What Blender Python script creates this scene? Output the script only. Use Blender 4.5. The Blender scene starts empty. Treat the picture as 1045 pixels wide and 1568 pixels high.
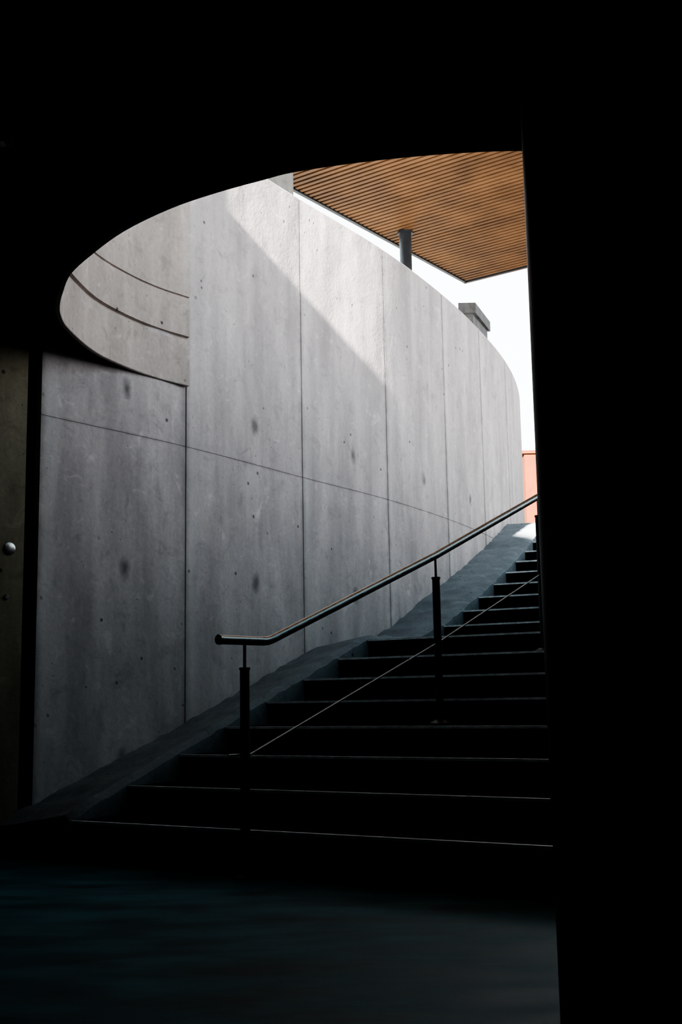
import bpy, bmesh, math, random
from mathutils import Matrix, Vector
random.seed(4)
sc=bpy.context.scene
# ------------------------------------------------------------------ helpers
def link(o,parent=None):
    sc.collection.objects.link(o)
    if parent: o.parent=parent
    return o
def empty(name):
    e=bpy.data.objects.new(name,None); e.empty_display_size=.1; return link(e)
def mesh_obj(name,verts,faces,mats,parent=None,smooth=None,fm=None,uvs=None):
    me=bpy.data.meshes.new(name); me.from_pydata([tuple(v) for v in verts],[],faces)
    for m in (mats if isinstance(mats,(list,tuple)) else [mats]): me.materials.append(m)
    if uvs is not None:
        uv=me.uv_layers.new(name="UVMap")
        for l in me.loops: uv.data[l.index].uv=uvs[l.vertex_index]
    if fm:
        for p,i in zip(me.polygons,fm): p.material_index=i
    bm=bmesh.new(); bm.from_mesh(me)
    bmesh.ops.recalc_face_normals(bm,faces=bm.faces); bm.to_mesh(me); bm.free()
    if smooth is not None:
        for p in me.polygons: p.use_smooth=True
        me.set_sharp_from_angle(angle=math.radians(smooth))
    me.update()
    return link(bpy.data.objects.new(name,me),parent)
def prism(poly,z0,z1,V,F):
    b=len(V); n=len(poly)
    for (x,y) in poly: V.append((x,y,z0))
    for (x,y) in poly: V.append((x,y,z1))
    F.append([b+i for i in range(n)][::-1]); F.append([b+n+i for i in range(n)])
    for i in range(n):
        j=(i+1)%n; F.append([b+i,b+j,b+n+j,b+n+i])
def boxo(V,F,c,dx,dy,dz,ang=0):
    ca,sa=math.cos(ang),math.sin(ang); P=[]
    for a,b in ((-1,-1),(1,-1),(1,1),(-1,1)):
        x=a*dx/2;y=b*dy/2; P.append((c[0]+x*ca-y*sa,c[1]+x*sa+y*ca))
    prism(P,c[2]-dz/2,c[2]+dz/2,V,F)
def strip_wall(pts,z0,z1,th,V,F):
    n=len(pts); off=[]
    zt=z1 if isinstance(z1,list) else [z1]*n
    for i in range(n):
        a=Vector(pts[max(i-1,0)]);b=Vector(pts[min(i+1,n-1)]);d=(b-a).normalized()
        off.append((pts[i][0]-d.y*th,pts[i][1]+d.x*th))
    b=len(V)
    for p in pts: V.append((p[0],p[1],z0))
    for p,z in zip(pts,zt): V.append((p[0],p[1],z))
    for p in off: V.append((p[0],p[1],z0))
    for p,z in zip(off,zt): V.append((p[0],p[1],z))
    for i in range(n-1):
        F.append([b+i,b+i+1,b+n+i+1,b+n+i])
        F.append([b+2*n+i+1,b+2*n+i,b+3*n+i,b+3*n+i+1])
        F.append([b+n+i,b+n+i+1,b+3*n+i+1,b+3*n+i])
        F.append([b+i+1,b+i,b+2*n+i,b+2*n+i+1])
    F.append([b,b+n,b+3*n,b+2*n]); k=n-1
    F.append([b+k,b+2*n+k,b+3*n+k,b+n+k])
def catmull(P,sub):
    out=[]; n=len(P)
    for i in range(n-1):
        p0=Vector(P[i-1]) if i>0 else Vector(P[0])*2-Vector(P[1])
        p1=Vector(P[i]);p2=Vector(P[i+1])
        p3=Vector(P[i+2]) if i+2<n else p2*2-p1
        for k in range(sub):
            t=k/sub
            out.append(.5*((2*p1)+(p2-p0)*t+(2*p0-5*p1+4*p2-p3)*t*t+(3*p1-p0-3*p2+p3)*t**3))
    out.append(Vector(P[-1])); return out
def tube(name,pts,r,mat,parent,res=16):
    V=[];F=[];n=len(pts);pts=[Vector(p) for p in pts]
    for i in range(n):
        a=pts[max(i-1,0)];b=pts[min(i+1,n-1)];d=(b-a).normalized()
        up=Vector((0,0,1)) if abs(d.z)<.95 else Vector((1,0,0))
        s=d.cross(up).normalized();u=s.cross(d)
        rr=r[i] if isinstance(r,list) else r
        for k in range(res):
            t=2*math.pi*k/res;V.append(pts[i]+(s*math.cos(t)+u*math.sin(t))*rr)
    for i in range(n-1):
        for k in range(res):
            k2=(k+1)%res;F.append([i*res+k,i*res+k2,(i+1)*res+k2,(i+1)*res+k])
    F.append(list(range(res))[::-1]);F.append([(n-1)*res+k for k in range(res)])
    return mesh_obj(name,V,F,mat,parent,smooth=40)
# ------------------------------------------------------------------ materials
class NT:
    def __init__(s,name):
        s.m=bpy.data.materials.new(name); s.m.use_nodes=True; s.t=s.m.node_tree; s.n=s.t.nodes
        s.b=s.n["Principled BSDF"]
    def add(s,ty,**kw):
        x=s.n.new(ty)
        for k,v in kw.items(): setattr(x,k,v)
        return x
    def set(s,sock,v):
        if isinstance(v,bpy.types.NodeSocket): s.t.links.new(v,sock)
        else: sock.default_value=v
    def math(s,op,a,b=0):
        x=s.add("ShaderNodeMath",operation=op); s.set(x.inputs[0],a); s.set(x.inputs[1],b)
        return x.outputs[0]
    def noise(s,vec,scale,detail=4,rough=.55,dist=0):
        x=s.add("ShaderNodeTexNoise"); s.set(x.inputs["Vector"],vec); x.inputs["Scale"].default_value=scale
        x.inputs["Detail"].default_value=detail; x.inputs["Roughness"].default_value=rough; x.inputs["Distortion"].default_value=dist
        return x.outputs["Fac"]
    def coords(s,scale=(1,1,1)):
        tc=s.add("ShaderNodeTexCoord"); mp=s.add("ShaderNodeMapping"); s.t.links.new(tc.outputs["Object"],mp.inputs[0]); mp.inputs["Scale"].default_value=scale
        return mp.outputs[0]
    def rng(s,v,a,b,c,d):
        x=s.add("ShaderNodeMapRange"); s.set(x.inputs[0],v)
        for i,q in enumerate((a,b,c,d)): x.inputs[i+1].default_value=q
        return x.outputs[0]
    def mix(s,f,a,b,mode='MIX'):
        x=s.add("ShaderNodeMix",data_type='RGBA',blend_type=mode); s.set(x.inputs[0],f); s.set(x.inputs[6],a); s.set(x.inputs[7],b)
        return x.outputs[2]
    def bump(s,h,strength,dist,prev=None):
        x=s.add("ShaderNodeBump"); s.set(x.inputs["Height"],h); x.inputs["Strength"].default_value=strength; x.inputs["Distance"].default_value=dist
        if prev is not None: s.t.links.new(prev,x.inputs["Normal"])
        return x.outputs[0]
def rgba(c): return (c[0],c[1],c[2],1)
def concrete(name,c1,c2,panel=False,rough=.85,streak=.5,bump=.3):
    q=NT(name); v=q.coords(); vs=q.coords((1,1,.14))
    n1=q.noise(v,1.1,6,.62); n2=q.noise(vs,5.5,4); n3=q.noise(v,38,3); n4=q.noise(v,6.5,6,.7,.6); n5=q.noise(q.coords((1,1,.3)),2.4,5,.65,.8)
    col=q.mix(q.rng(n1,.32,.68,0,1),rgba(c1),rgba(c2))
    col=q.mix(streak,col,q.mix(q.rng(n2,.35,.68,0,1),rgba([k*.62 for k in c1]),rgba([k*1.16 for k in c2])))
    col=q.mix(q.rng(n3,.3,.7,0,.26),col,rgba([k*.55 for k in c1]))
    col=q.mix(q.rng(n5,.52,.68,0,.38),col,rgba([k*.62 for k in c1]))
    col=q.mix(q.rng(n4,.54,.72,0,.6),col,rgba([k*.55 for k in c1]))
    col=q.mix(q.rng(n4,.42,.28,0,.5),col,rgba([min(k*1.4,.8) for k in c2]))
    vo=q.add("ShaderNodeTexVoronoi"); q.t.links.new(v,vo.inputs["Vector"]); vo.inputs["Scale"].default_value=6.0
    pit=q.rng(vo.outputs["Distance"],.055,.085,1,0)
    pm=q.math('MULTIPLY',pit,q.rng(q.noise(v,2.3,2),.42,.52,0,.9))
    vo2=q.add("ShaderNodeTexVoronoi"); q.t.links.new(v,vo2.inputs["Vector"]); vo2.inputs["Scale"].default_value=17.0
    pm2=q.math('MULTIPLY',q.rng(vo2.outputs["Distance"],.06,.09,1,0),q.rng(q.noise(v,3.1,2),.50,.58,0,.8))
    pm=q.math('MAXIMUM',pm,pm2)
    col=q.mix(pm,col,rgba([k*.22 for k in c1]))
    if panel:
        uv=q.add("ShaderNodeUVMap"); sp=q.add("ShaderNodeSeparateXYZ"); q.t.links.new(uv.outputs[0],sp.inputs[0])
        u,h=sp.outputs[0],sp.outputs[1]
        fu=q.math('FRACT',q.math('ADD',u,10))
        du=q.math('MULTIPLY',q.math('SUBTRACT',fu,.56),1.28)
        hh=q.math('SUBTRACT',q.math('FRACT',q.math('DIVIDE',q.math('SUBTRACT',h,-.10),1.13)),.5)
        dv=q.math('MULTIPLY',hh,1.13)
        d=q.math('SQRT',q.math('ADD',q.math('MULTIPLY',du,du),q.math('MULTIPLY',q.math('MULTIPLY',dv,dv),.4)))
        dn=q.math('ADD',d,q.math('MULTIPLY',q.math('SUBTRACT',q.noise(v,14,2),.5),.05))
        low=q.rng(h,2.9,3.4,1,.3)
        col=q.mix(q.math('MULTIPLY',q.rng(dn,.008,.055,.8,0),low),col,rgba((.07,.068,.065)))
        je=q.math('MINIMUM',fu,q.math('SUBTRACT',1,fu)); nj=q.math('MULTIPLY',q.noise(v,9,3),.055)
        jm=q.rng(q.math('SUBTRACT',je,nj),-.028,.006,.5,0)
        col=q.mix(jm,col,rgba((.12,.11,.105)))
        hj=q.math('ABSOLUTE',q.math('SUBTRACT',h,2.44))
        hm=q.rng(q.math('SUBTRACT',hj,q.math('MULTIPLY',q.noise(v,7,3),.05)),-.035,-.01,.45,0)
        col=q.mix(hm,col,rgba((.13,.12,.115)))
        bl=q.rng(q.math('ABSOLUTE',q.math('SUBTRACT',fu,.05)),.0,.06,.28,0)
        col=q.mix(bl,col,rgba((.66,.63,.62)))
        tone=q.math('FRACT',q.math('MULTIPLY',q.math('SINE',q.math('MULTIPLY',q.math('FLOOR',q.math('ADD',u,10)),12.9)),43.7))
        col=q.mix(q.math('MULTIPLY',tone,.16),col,rgba([k*.72 for k in c2]))
    q.set(q.b.inputs["Base Color"],col); q.b.inputs["Roughness"].default_value=rough
    q.b.inputs["Specular IOR Level"].default_value=.25
    b=q.bump(q.noise(v,1.7,2),.25,.05); b=q.bump(n4,.25,.008,b); b=q.bump(n3,bump,.004,b); b=q.bump(pm,.5,-.006,b)
    q.t.links.new(b,q.b.inputs["Normal"]); return q.m
def plain(name,c,rough=.5,metal=0,var=.25,scale=6,stretch=(1,1,1),bump=.1,spec=.5):
    q=NT(name); v=q.coords(stretch); n=q.noise(v,scale,4)
    col=q.mix(q.rng(n,.3,.7,0,1),rgba([k*(1-var) for k in c]),rgba([k*(1+var) for k in c]))
    q.set(q.b.inputs["Base Color"],col); q.b.inputs["Metallic"].default_value=metal
    q.set(q.b.inputs["Roughness"],q.rng(n,.3,.7,max(rough-.07,.02),min(rough+.07,1)))
    q.b.inputs["Specular IOR Level"].default_value=spec
    if bump: q.t.links.new(q.bump(q.noise(v,scale*6,3),bump,.003),q.b.inputs["Normal"])
    return q.m
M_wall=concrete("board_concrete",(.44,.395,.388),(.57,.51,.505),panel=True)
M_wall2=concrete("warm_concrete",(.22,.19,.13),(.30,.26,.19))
M_drum=concrete("drum_concrete",(.43,.37,.34),(.53,.46,.425),streak=.4)
M_curb=concrete("curb_concrete",(.17,.195,.215),(.26,.295,.32),streak=.2,bump=.8)
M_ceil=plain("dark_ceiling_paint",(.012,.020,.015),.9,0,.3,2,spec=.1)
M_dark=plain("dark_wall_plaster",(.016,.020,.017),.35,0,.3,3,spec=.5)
M_side=plain("stairwell_side_plaster",(.05,.055,.055),.8,0,.3,3,spec=.2)
M_step=plain("black_stone_tread",(.008,.007,.007),.85,0,.35,9,bump=.3,spec=.06)
M_nose=plain("nosing_highlight",(.62,.68,.70),.5,0,.3,20,spec=.4)  # pale colour stands in for the highlight along the step edges
M_floor=plain("polished_dark_floor",(.045,.145,.185),.62,0,.55,2.2,(1,2.4,1),bump=.15,spec=.18)
M_steel=plain("brushed_dark_steel",(.40,.39,.38),.34,1,.15,30,bump=.05)
M_post=plain("post_painted_steel",(.045,.048,.05),.42,.3,.2,20)
M_wood=plain("cedar_slats",(.18,.095,.046),.6,0,.35,2.0,(1,1,1),spec=.3)
M_woodback=plain("soffit_backing",(.022,.012,.007),.8,0,.2,3)
M_fascia=plain("canopy_fascia_metal",(.035,.04,.045),.45,.2,.2,5)
M_plaza=plain("plaza_paving",(.18,.178,.17),.8,0,.2,1.5)
M_roof=plain("roof_gravel",(.18,.18,.175),.9,0,.2,3)
M_pier=concrete("pier_concrete",(.25,.25,.24),(.30,.30,.29))
M_shaft=concrete("shaft_concrete",(.12,.12,.12),(.17,.17,.17))
M_brick=plain("terracotta_render",(.085,.024,.009),.8,0,.15,4,spec=.1)
M_glass=plain("dark_window_glass",(.03,.05,.06),.1,0,.1,2)
# ------------------------------------------------------------------ curved stair wall
J=[(-1.72,6.60),(-1.01,7.54),(-.285,8.70),(.40,9.78),(1.01,10.95),(1.50,12.08),(1.94,13.28),(2.27,14.5),(2.48,15.75),(2.56,17.0),(2.5,18.3)]
TOP=4.667; SUB=14
cur=catmull(J,SUB)
cols=[]
def nrm(i):
    a=cur[max(i-1,0)];b=cur[min(i+1,len(cur)-1)];d=(b-a).normalized();return Vector((d.y,-d.x)),d
for i,pnt in enumerate(cur):
    n,d=nrm(i); u=i/SUB
    if i%SUB==0 and 0<i<len(cur)-1:
        g=.006
        cols+= [(pnt-d*g,0,n,u-.005),(pnt-d*.004,.012,n,u-.003),(pnt+d*.004,.012,n,u+.003),(pnt+d*g,0,n,u+.005)]
    else: cols.append((pnt,0,n,u))
rows=[(0.0,0),(2.437,0),(2.439,.004),(2.441,.004),(2.443,0),(TOP-.012,0),(TOP,.012)]
V=[];F=[];UV=[]
nc=len(cols);nr=len(rows)
for z,dz in rows:
    for pt,dp,n,u in cols:
        q=pt-n*max(dp,dz); V.append((q.x,q.y,z)); UV.append((u,z))
for r in range(nr-1):
    for c in range(nc-1): F.append([r*nc+c,r*nc+c+1,(r+1)*nc+c+1,(r+1)*nc+c])
b=len(V)
for z in (0.0,TOP):
    for pt,dp,n,u in cols:
        q=pt-n*.32; V.append((q.x,q.y,z)); UV.append((u,z))
for c in range(nc-1):
    F.append([b+c+1,b+c,b+nc+c,b+nc+c+1])
    F.append([(nr-1)*nc+c,(nr-1)*nc+c+1,b+nc+c+1,b+nc+c])
    F.append([c+1,c,b+c,b+c+1])
F.append([r*nc for r in range(nr)]+[b+nc,b]); F.append([r*nc+nc-1 for r in range(nr)]+[b+nc+nc-1,b+nc-1])
mesh_obj("wall_left",V,F,M_wall,smooth=12,uvs=UV)
V=[];F=[]
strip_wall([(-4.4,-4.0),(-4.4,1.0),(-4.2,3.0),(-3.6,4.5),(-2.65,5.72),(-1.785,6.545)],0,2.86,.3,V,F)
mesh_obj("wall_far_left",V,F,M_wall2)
V=[];F=[]
prism([(-1.83,6.63),(-1.77,6.605),(-1.73,6.68),(-1.98,6.86),(-2.13,6.66)],0,2.86,V,F)
mesh_obj("trim_1",V,F,M_ceil)
pl=empty("wall_cover_plate")
for k,(t,z,r) in enumerate(((.09,1.65,.034),(.10,1.38,.014))):
    a=Vector((-1.785,6.545));d=(Vector((-2.65,5.72))-a).normalized();pos=a+d*t;n=Vector((.69,-.724))
    tube("plate_%d"%(k+1),[(pos.x,pos.y,z),(pos.x+n.x*.008,pos.y+n.y*.008,z),(pos.x+n.x*.012,pos.y+n.y*.012,z)],[r,r,r*.75],M_steel,pl)
# ------------------------------------------------------------------ ceiling opening + drum
OP=[(-.985,7.515),(-1.155,7.31),(-1.305,7.05),(-1.435,6.71),(-1.49,6.28),(-1.48,6.05),(-1.44,5.86),(-1.375,5.66),(-1.285,5.43),(-1.135,5.19),(-.935,4.92),(-.70,4.69),(-.49,4.54),(-.28,4.42),(-.165,4.36),(.07,4.29),(.315,4.24),(.52,4.215),(.71,4.21),(1.0,4.24),(1.35,4.38),(1.7,4.75),(2.05,5.4)]
OPs=catmull(OP,4); N=len(OPs)
CH=2.86
def outn(i):
    a=OPs[max(i-1,0)];c=OPs[min(i+1,N-1)];d=(c-a).normalized();return Vector((d.y,-d.x))
hole=[(OPs[i]+outn(i)*.03) for i in range(N)]
hole=[(h.x,h.y) for h in hole]
hole[0]=(-1.03,7.56)
poly=hole+[(2.9,6.9),(9,6.9),(9,-4.4),(-6,-4.4),(-6,7.95),(-1.12,7.95)]
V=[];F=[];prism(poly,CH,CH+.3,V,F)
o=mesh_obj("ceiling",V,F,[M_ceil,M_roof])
bm=bmesh.new();bm.from_mesh(o.data);bmesh.ops.triangulate(bm,faces=[f for f in bm.faces if len(f.verts)>4]);
for f in bm.faces:
    if f.calc_center_median().z>CH+.29: f.material_index=1
bm.to_mesh(o.data);bm.free()
prof=[(CH-.018,.024),(CH-.018,.003),(CH-.014,0),(3.140,0),(3.146,.022),(3.172,.022),(3.178,0),(3.434,0),(3.438,.012),(3.448,.012),(3.452,0),(TOP,0),(TOP,.16),(CH+.305,.16),(CH+.305,.026),(CH,.026)]
V=[];F=[]
for z,dp in prof:
    for i in range(N):
        q=OPs[i]+outn(i)*dp; V.append((q.x,q.y,z))
R_=len(prof)
for r in range(R_):
    r2=(r+1)%R_
    for i in range(N-1): F.append([r*N+i,r*N+i+1,r2*N+i+1,r2*N+i])
F.append([r*N for r in range(R_)]);F.append([r*N+N-1 for r in range(R_)])
mesh_obj("skylight_drum_wall",V,F,M_drum,smooth=25)
# ------------------------------------------------------------------ room shell
V=[];F=[];prism([(-6,-4.4),(9,-4.4),(9,9),(-6,9)],-.2,0,V,F);mesh_obj("floor",V,F,M_floor)
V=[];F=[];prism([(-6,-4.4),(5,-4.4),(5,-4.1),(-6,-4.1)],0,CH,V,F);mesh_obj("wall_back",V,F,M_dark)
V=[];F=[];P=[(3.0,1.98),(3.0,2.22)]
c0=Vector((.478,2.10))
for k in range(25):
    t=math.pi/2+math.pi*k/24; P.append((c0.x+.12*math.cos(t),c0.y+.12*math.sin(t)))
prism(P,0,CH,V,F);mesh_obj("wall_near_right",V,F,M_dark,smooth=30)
# ------------------------------------------------------------------ staircase
r0=.205; r=.144; W=3.0
L=[];D=[]
for n in range(8):
    t=n/7; L.append(Vector((-1.41+1.58*t,6.14+2.48*t))); D.append(Vector((.853,-.522)))
Hs=[r0+r*n for n in range(8)]
e=Vector((.80,9.52)); hd=28.0
for n in range(10):
    L.append(e.copy()); D.append(Vector((math.cos(math.radians(hd)),-math.sin(math.radians(hd))))); Hs.append(Hs[-1]+r)
    e=e+Vector((math.sin(math.radians(hd)),math.cos(math.radians(hd))))*.41; hd-=1.3
Rr=[l+d*W for l,d in zip(L,D)]
G=Hs[-1]
st=empty("staircase")
V=[];F=[]
for n in range(18):
    if n<17: poly=[L[n],Rr[n],Rr[n+1],L[n+1]]
    else: poly=[L[n],Rr[n],Vector((6.6,18.4)),Vector((2.9,18.4)),Vector((3.0,16.5))]
    prism([(p.x,p.y) for p in poly],0.0,Hs[n],V,F)
mesh_obj("steps",V,F,M_step,st)
V=[];F=[]
for n in range(18):
    a=D[n]; back=Vector((-a.y,a.x)); f0=-.006
    p=[L[n]+back*f0,Rr[n]+back*f0,Rr[n]+back*.018,L[n]+back*.018]
    prism([(k.x,k.y) for k in p],Hs[n]-.011,Hs[n]+.002,V,F)
mesh_obj("nosing_highlights",V,F,M_nose,st)
# sloped concrete curb
stations=[]
for n in range(18): stations.append((L[n],D[n],Hs[n]+.02))
ln=(L[8]-L[7]); asc=Vector((.522,.853))
st2=[(L[0]-asc*.01,D[0],.17)]+stations[:8]+[(L[7]+ln*.55,(D[7]+D[8]).normalized(),Hs[7]+.03)]+stations[8:]
st2+= [(Vector((2.85,14.6)),Vector((.97,-.24)),G+.05),(Vector((3.0,16.5)),Vector((1,0)),G+.05),(Vector((2.95,18.3)),Vector((1,0)),G+.05)]
V=[];F=[];K=6; sub=[]
for i in range(len(st2)-1):
    for k in range(K):
        t=k/K;a=st2[i];c=st2[i+1];sub.append((a[0].lerp(c[0],t),a[1].lerp(c[1],t).normalized(),a[2]+(c[2]-a[2])*t))
sub.append(st2[-1])
for i,(p,d,h) in enumerate(sub):
    j=random.uniform(-.008,.008);w=.56 if p.y<14 else .62
    if i<10: w=.50+i*.006
    dz=-.065+min(max((i-50)/20,0),1)*.085
    wl=p-d*w; ed=p+d*(.02+random.uniform(-.008,.004))
    for x,y,z in ((wl.x,wl.y,-.05),(wl.x,wl.y,h+dz+j),(p.x-d.x*.33,p.y-d.y*.33,h+dz*.55+j),(p.x-d.x*.03,p.y-d.y*.03,h+.014+j),(ed.x,ed.y,h-.014+j),(ed.x,ed.y,-.05)):
        V.append((x,y,z))
m=6
for i in range(len(sub)-1):
    for k in range(m):
        k2=(k+1)%m;F.append([i*m+k,i*m+k2,(i+1)*m+k2,(i+1)*m+k])
F.append(list(range(m)));F.append([(len(sub)-1)*m+k for k in range(m)])
mesh_obj("stair_curb",V,F,M_curb,smooth=35)
# right stairwell wall
V=[];F=[]
path=[(3.0,-4.1),(3.0,2.3),(1.7,4.0),(Rr[0].x,Rr[0].y)]+[(p.x,p.y) for p in Rr[1:]]+[(6.6,18.4)]
zt=[CH]*3+[CH]*8+[3.2]*(len(path)-11)
strip_wall(path[::-1],0,zt[::-1],.25,V,F)
mesh_obj("wall_right",V,F,M_side)
# ------------------------------------------------------------------ handrail
hr=empty("stair_handrail")
p1=Vector((-.46,5.5));p2=Vector((.538,6.72));p3=Vector((1.315,7.74));p4=Vector((1.72,8.30))
u=(p2-p1).normalized()
a=p1-u*.168;bnd=p1+u*.162
z1,z2,z3,z4=1.07,1.597,2.10,2.30
path=[(a.x,a.y,z1)]
path+=[(bnd.x-u.x*.03,bnd.y-u.y*.03,z1),(bnd.x,bnd.y,z1+.004),(bnd.x+u.x*.03,bnd.y+u.y*.03,z1+.0125)]
path+=[(p2.x,p2.y,z2),(p3.x,p3.y,z3),(p4.x,p4.y,z4),(p4.x+.25,p4.y+.33,z4)]
tube("rail",path,.0215,M_steel,hr,20)
tube("rail_end_cap",[(a.x-u.x*.006,a.y-u.y*.006,z1),(a.x-u.x*.003,a.y-u.y*.003,z1),(a.x+u.x*.012,a.y+u.y*.012,z1)],[.017,.0235,.0235],M_steel,hr,20)
for k,(p,zb,zt) in enumerate(((p1,0,z1),(p2,Hs[3],z2),(p3,Hs[6],z3),(p4,Hs[7],z4))):
    ztop=zt-.125
    tube("post_%d"%(k+1),[(p.x,p.y,zb),(p.x,p.y,ztop-.012),(p.x,p.y,ztop-.01),(p.x,p.y,ztop)],[.0225,.0225,.026,.026],M_post,hr,20)
    tube("pin_%d"%(k+1),[(p.x,p.y,ztop-.01),(p.x,p.y,zt-.015)],.0075,M_steel,hr,12)
    tube("flange_%d"%(k+1),[(p.x,p.y,zb),(p.x,p.y,zb+.012),(p.x,p.y,zb+.03)],[.062,.062,.03],M_post,hr,24)
low=[(p1.x-u.x*.11,p1.y-u.y*.11,.55),(p1.x,p1.y,.55),(p1.x+u.x*.035,p1.y+u.y*.035,.548),(p2.x,p2.y,1.098),(p3.x,p3.y,1.583),(p4.x,p4.y,1.76)]
tube("lower_rail",low,.0055,M_steel,hr,10)
# ------------------------------------------------------------------ outside
V=[];F=[]
back=[]
for i in range(len(cur)):
    n,d=nrm(i)
    if cur[i].y>8.1: q=cur[i]-n*.30; back.append((q.x,q.y))
prism(back+[(2.2,19),(-14,19),(-14,7.95),(-1.12,7.95)],G-.3,G,V,F)
prism([(-14,18.4),(22,18.4),(22,45),(-14,45)],G-.3,G-.002,V,F)
rp=[(p.x+.2,p.y) for p in Rr[9:]]
prism([(9,6.95),(22,6.95),(22,18.4),(6.8,18.4)]+rp[::-1]+[(3.2,6.95)],G-.3,G-.004,V,F)
mesh_obj("plaza_ground",V,F,M_plaza)
cn=empty("wooden_canopy")
HC=7.3; Bc=Vector((2.05,17.93))
ey=(Vector((-.54,14.36))-Bc).normalized(); ex=Vector((-ey.y,ey.x)); ex=ex if ex.x>0 else -ex
LX=8.0; LY=12.2  # unseen width and reach of the canopy, sized to block overhead sky light
def cp(a,b): q=Bc+ex*a+ey*b; return (q.x,q.y)
V=[];F=[];prism([cp(0,0),cp(LX,0),cp(LX,LY),cp(0,LY)],HC+.03,HC+.22,V,F);mesh_obj("roof_deck",V,F,M_woodback,cn)
V=[];F=[];b_=.05
while b_<LY-.05:
    w=.056+random.uniform(-.004,.004)
    prism([cp(.03,b_),cp(LX-.03,b_),cp(LX-.03,b_+w),cp(.03,b_+w)],HC,HC+.035,V,F); b_+=.096
mesh_obj("slats",V,F,M_wood,cn)
V=[];F=[]
for q in ([cp(-.03,-.03),cp(LX,-.03),cp(LX,.02),cp(-.03,.02)],[cp(-.03,0),cp(.02,0),cp(.02,LY),cp(-.03,LY)],[cp(LX-.02,0),cp(LX+.03,0),cp(LX+.03,LY),cp(LX-.02,LY)]):
    prism(q,HC-.015,HC+.26,V,F)
mesh_obj("fascia",V,F,M_fascia,cn)
tube("column_1",[(.98,15.85,G),(.98,15.85,HC+.02)],.085,M_fascia,cn,24)
tube("column_1_head",[(.98,15.85,HC-.03),(.98,15.85,HC+.02)],.11,M_fascia,cn,24)
for k,(aa,bb) in enumerate(((LX-.5,2.6),(LX-.5,7.5))):
    q=cp(aa,bb);tube("column_%d"%(k+2),[(q[0],q[1],G),(q[0],q[1],HC+.02)],.085,M_fascia,cn,24)
V=[];F=[];prism([(-2.4,12.9),(-.50,12.9),(-.50,13.2),(-2.4,13.2)],G,HC-.02,V,F);mesh_obj("concrete_pier",V,F,M_pier)
vs=empty("vent_shaft")
V=[];F=[];prism([(1.75,16.03),(1.92,16.03),(2.22,16.82),(2.05,16.82)],G,6.14,V,F);mesh_obj("shaft",V,F,M_shaft,vs)
V=[];F=[];prism([(1.71,15.98),(1.955,15.98),(2.275,16.87),(2.03,16.87)],6.14,6.29,V,F);mesh_obj("cap",V,F,M_shaft,vs)
bd=empty("terracotta_building")
V=[];F=[];prism([(4.0,25),(14,25),(14,31),(4.0,31)],G,5.95,V,F);prism([(3.95,24.95),(14.05,24.95),(14.05,31.05),(3.95,31.05)],5.95,6.02,V,F);mesh_obj("walls",V,F,M_brick,bd)
V=[];F=[]
for k in range(4): boxo(V,F,(5.6+k*2.3,24.99,4.4),1.2,.06,1.3)
mesh_obj("windows",V,F,M_glass,bd)
fx=empty("ceiling_light_fixture")
V=[];F=[];boxo(V,F,(-1.42,4.0,CH-.02),.5,.07,.04,.1);mesh_obj("housing",V,F,M_post,fx)
V=[];F=[];boxo(V,F,(-1.42,4.0,CH-.043),.44,.045,.006,.1);mesh_obj("diffuser",V,F,M_steel,fx)
# ------------------------------------------------------------------ light
w=bpy.data.worlds.new("sky"); sc.world=w; w.use_nodes=True
wt=w.node_tree; bg=wt.nodes["Background"]; bg.inputs[1].default_value=4.3
tc=wt.nodes.new("ShaderNodeTexCoord"); sx=wt.nodes.new("ShaderNodeSeparateXYZ"); wt.links.new(tc.outputs["Generated"],sx.inputs[0])
rp_=wt.nodes.new("ShaderNodeValToRGB"); wt.links.new(sx.outputs[2],rp_.inputs[0]); wt.links.new(rp_.outputs[0],bg.inputs[0])
cr=rp_.color_ramp; cr.elements[0].position=0.0; cr.elements[0].color=(.93,.97,1,1); cr.elements[1].position=1.0; cr.elements[1].color=(.03,.085,.11,1)
k_=cr.elements.new(.36); k_.color=(.88,.95,1,1); k_=cr.elements.new(.52); k_.color=(.26,.38,.45,1); k_=cr.elements.new(.72); k_.color=(.07,.15,.18,1)
sd=bpy.data.lights.new("sun","SUN"); sd.energy=105; sd.angle=math.radians(1.2); sd.color=(1,.95,.88)
so=link(bpy.data.objects.new("sun",sd)); hdg=math.radians(28.8); el=math.atan(.31)
dirv=Vector((math.sin(hdg)*math.cos(el),math.cos(hdg)*math.cos(el),-math.sin(el)))
so.rotation_euler=dirv.to_track_quat('-Z','Y').to_euler(); so.location=(-4,-8,9)
try: sc.view_settings.look='AgX - High Contrast'
except Exception as ex_: print(ex_)
# ------------------------------------------------------------------ camera
cd=bpy.data.cameras.new("camera"); cd.sensor_fit='VERTICAL'; cd.sensor_height=36; cd.lens=1800/1568*36; cd.clip_start=.05
cam=link(bpy.data.objects.new("camera",cd))
R=Matrix.Rotation(math.pi/2+math.atan(284/1800),4,'X')@Matrix.Rotation(math.radians(-1.0),4,'Z')
cam.matrix_world=Matrix.Translation((0,0,.8))@R
sc.camera=cam
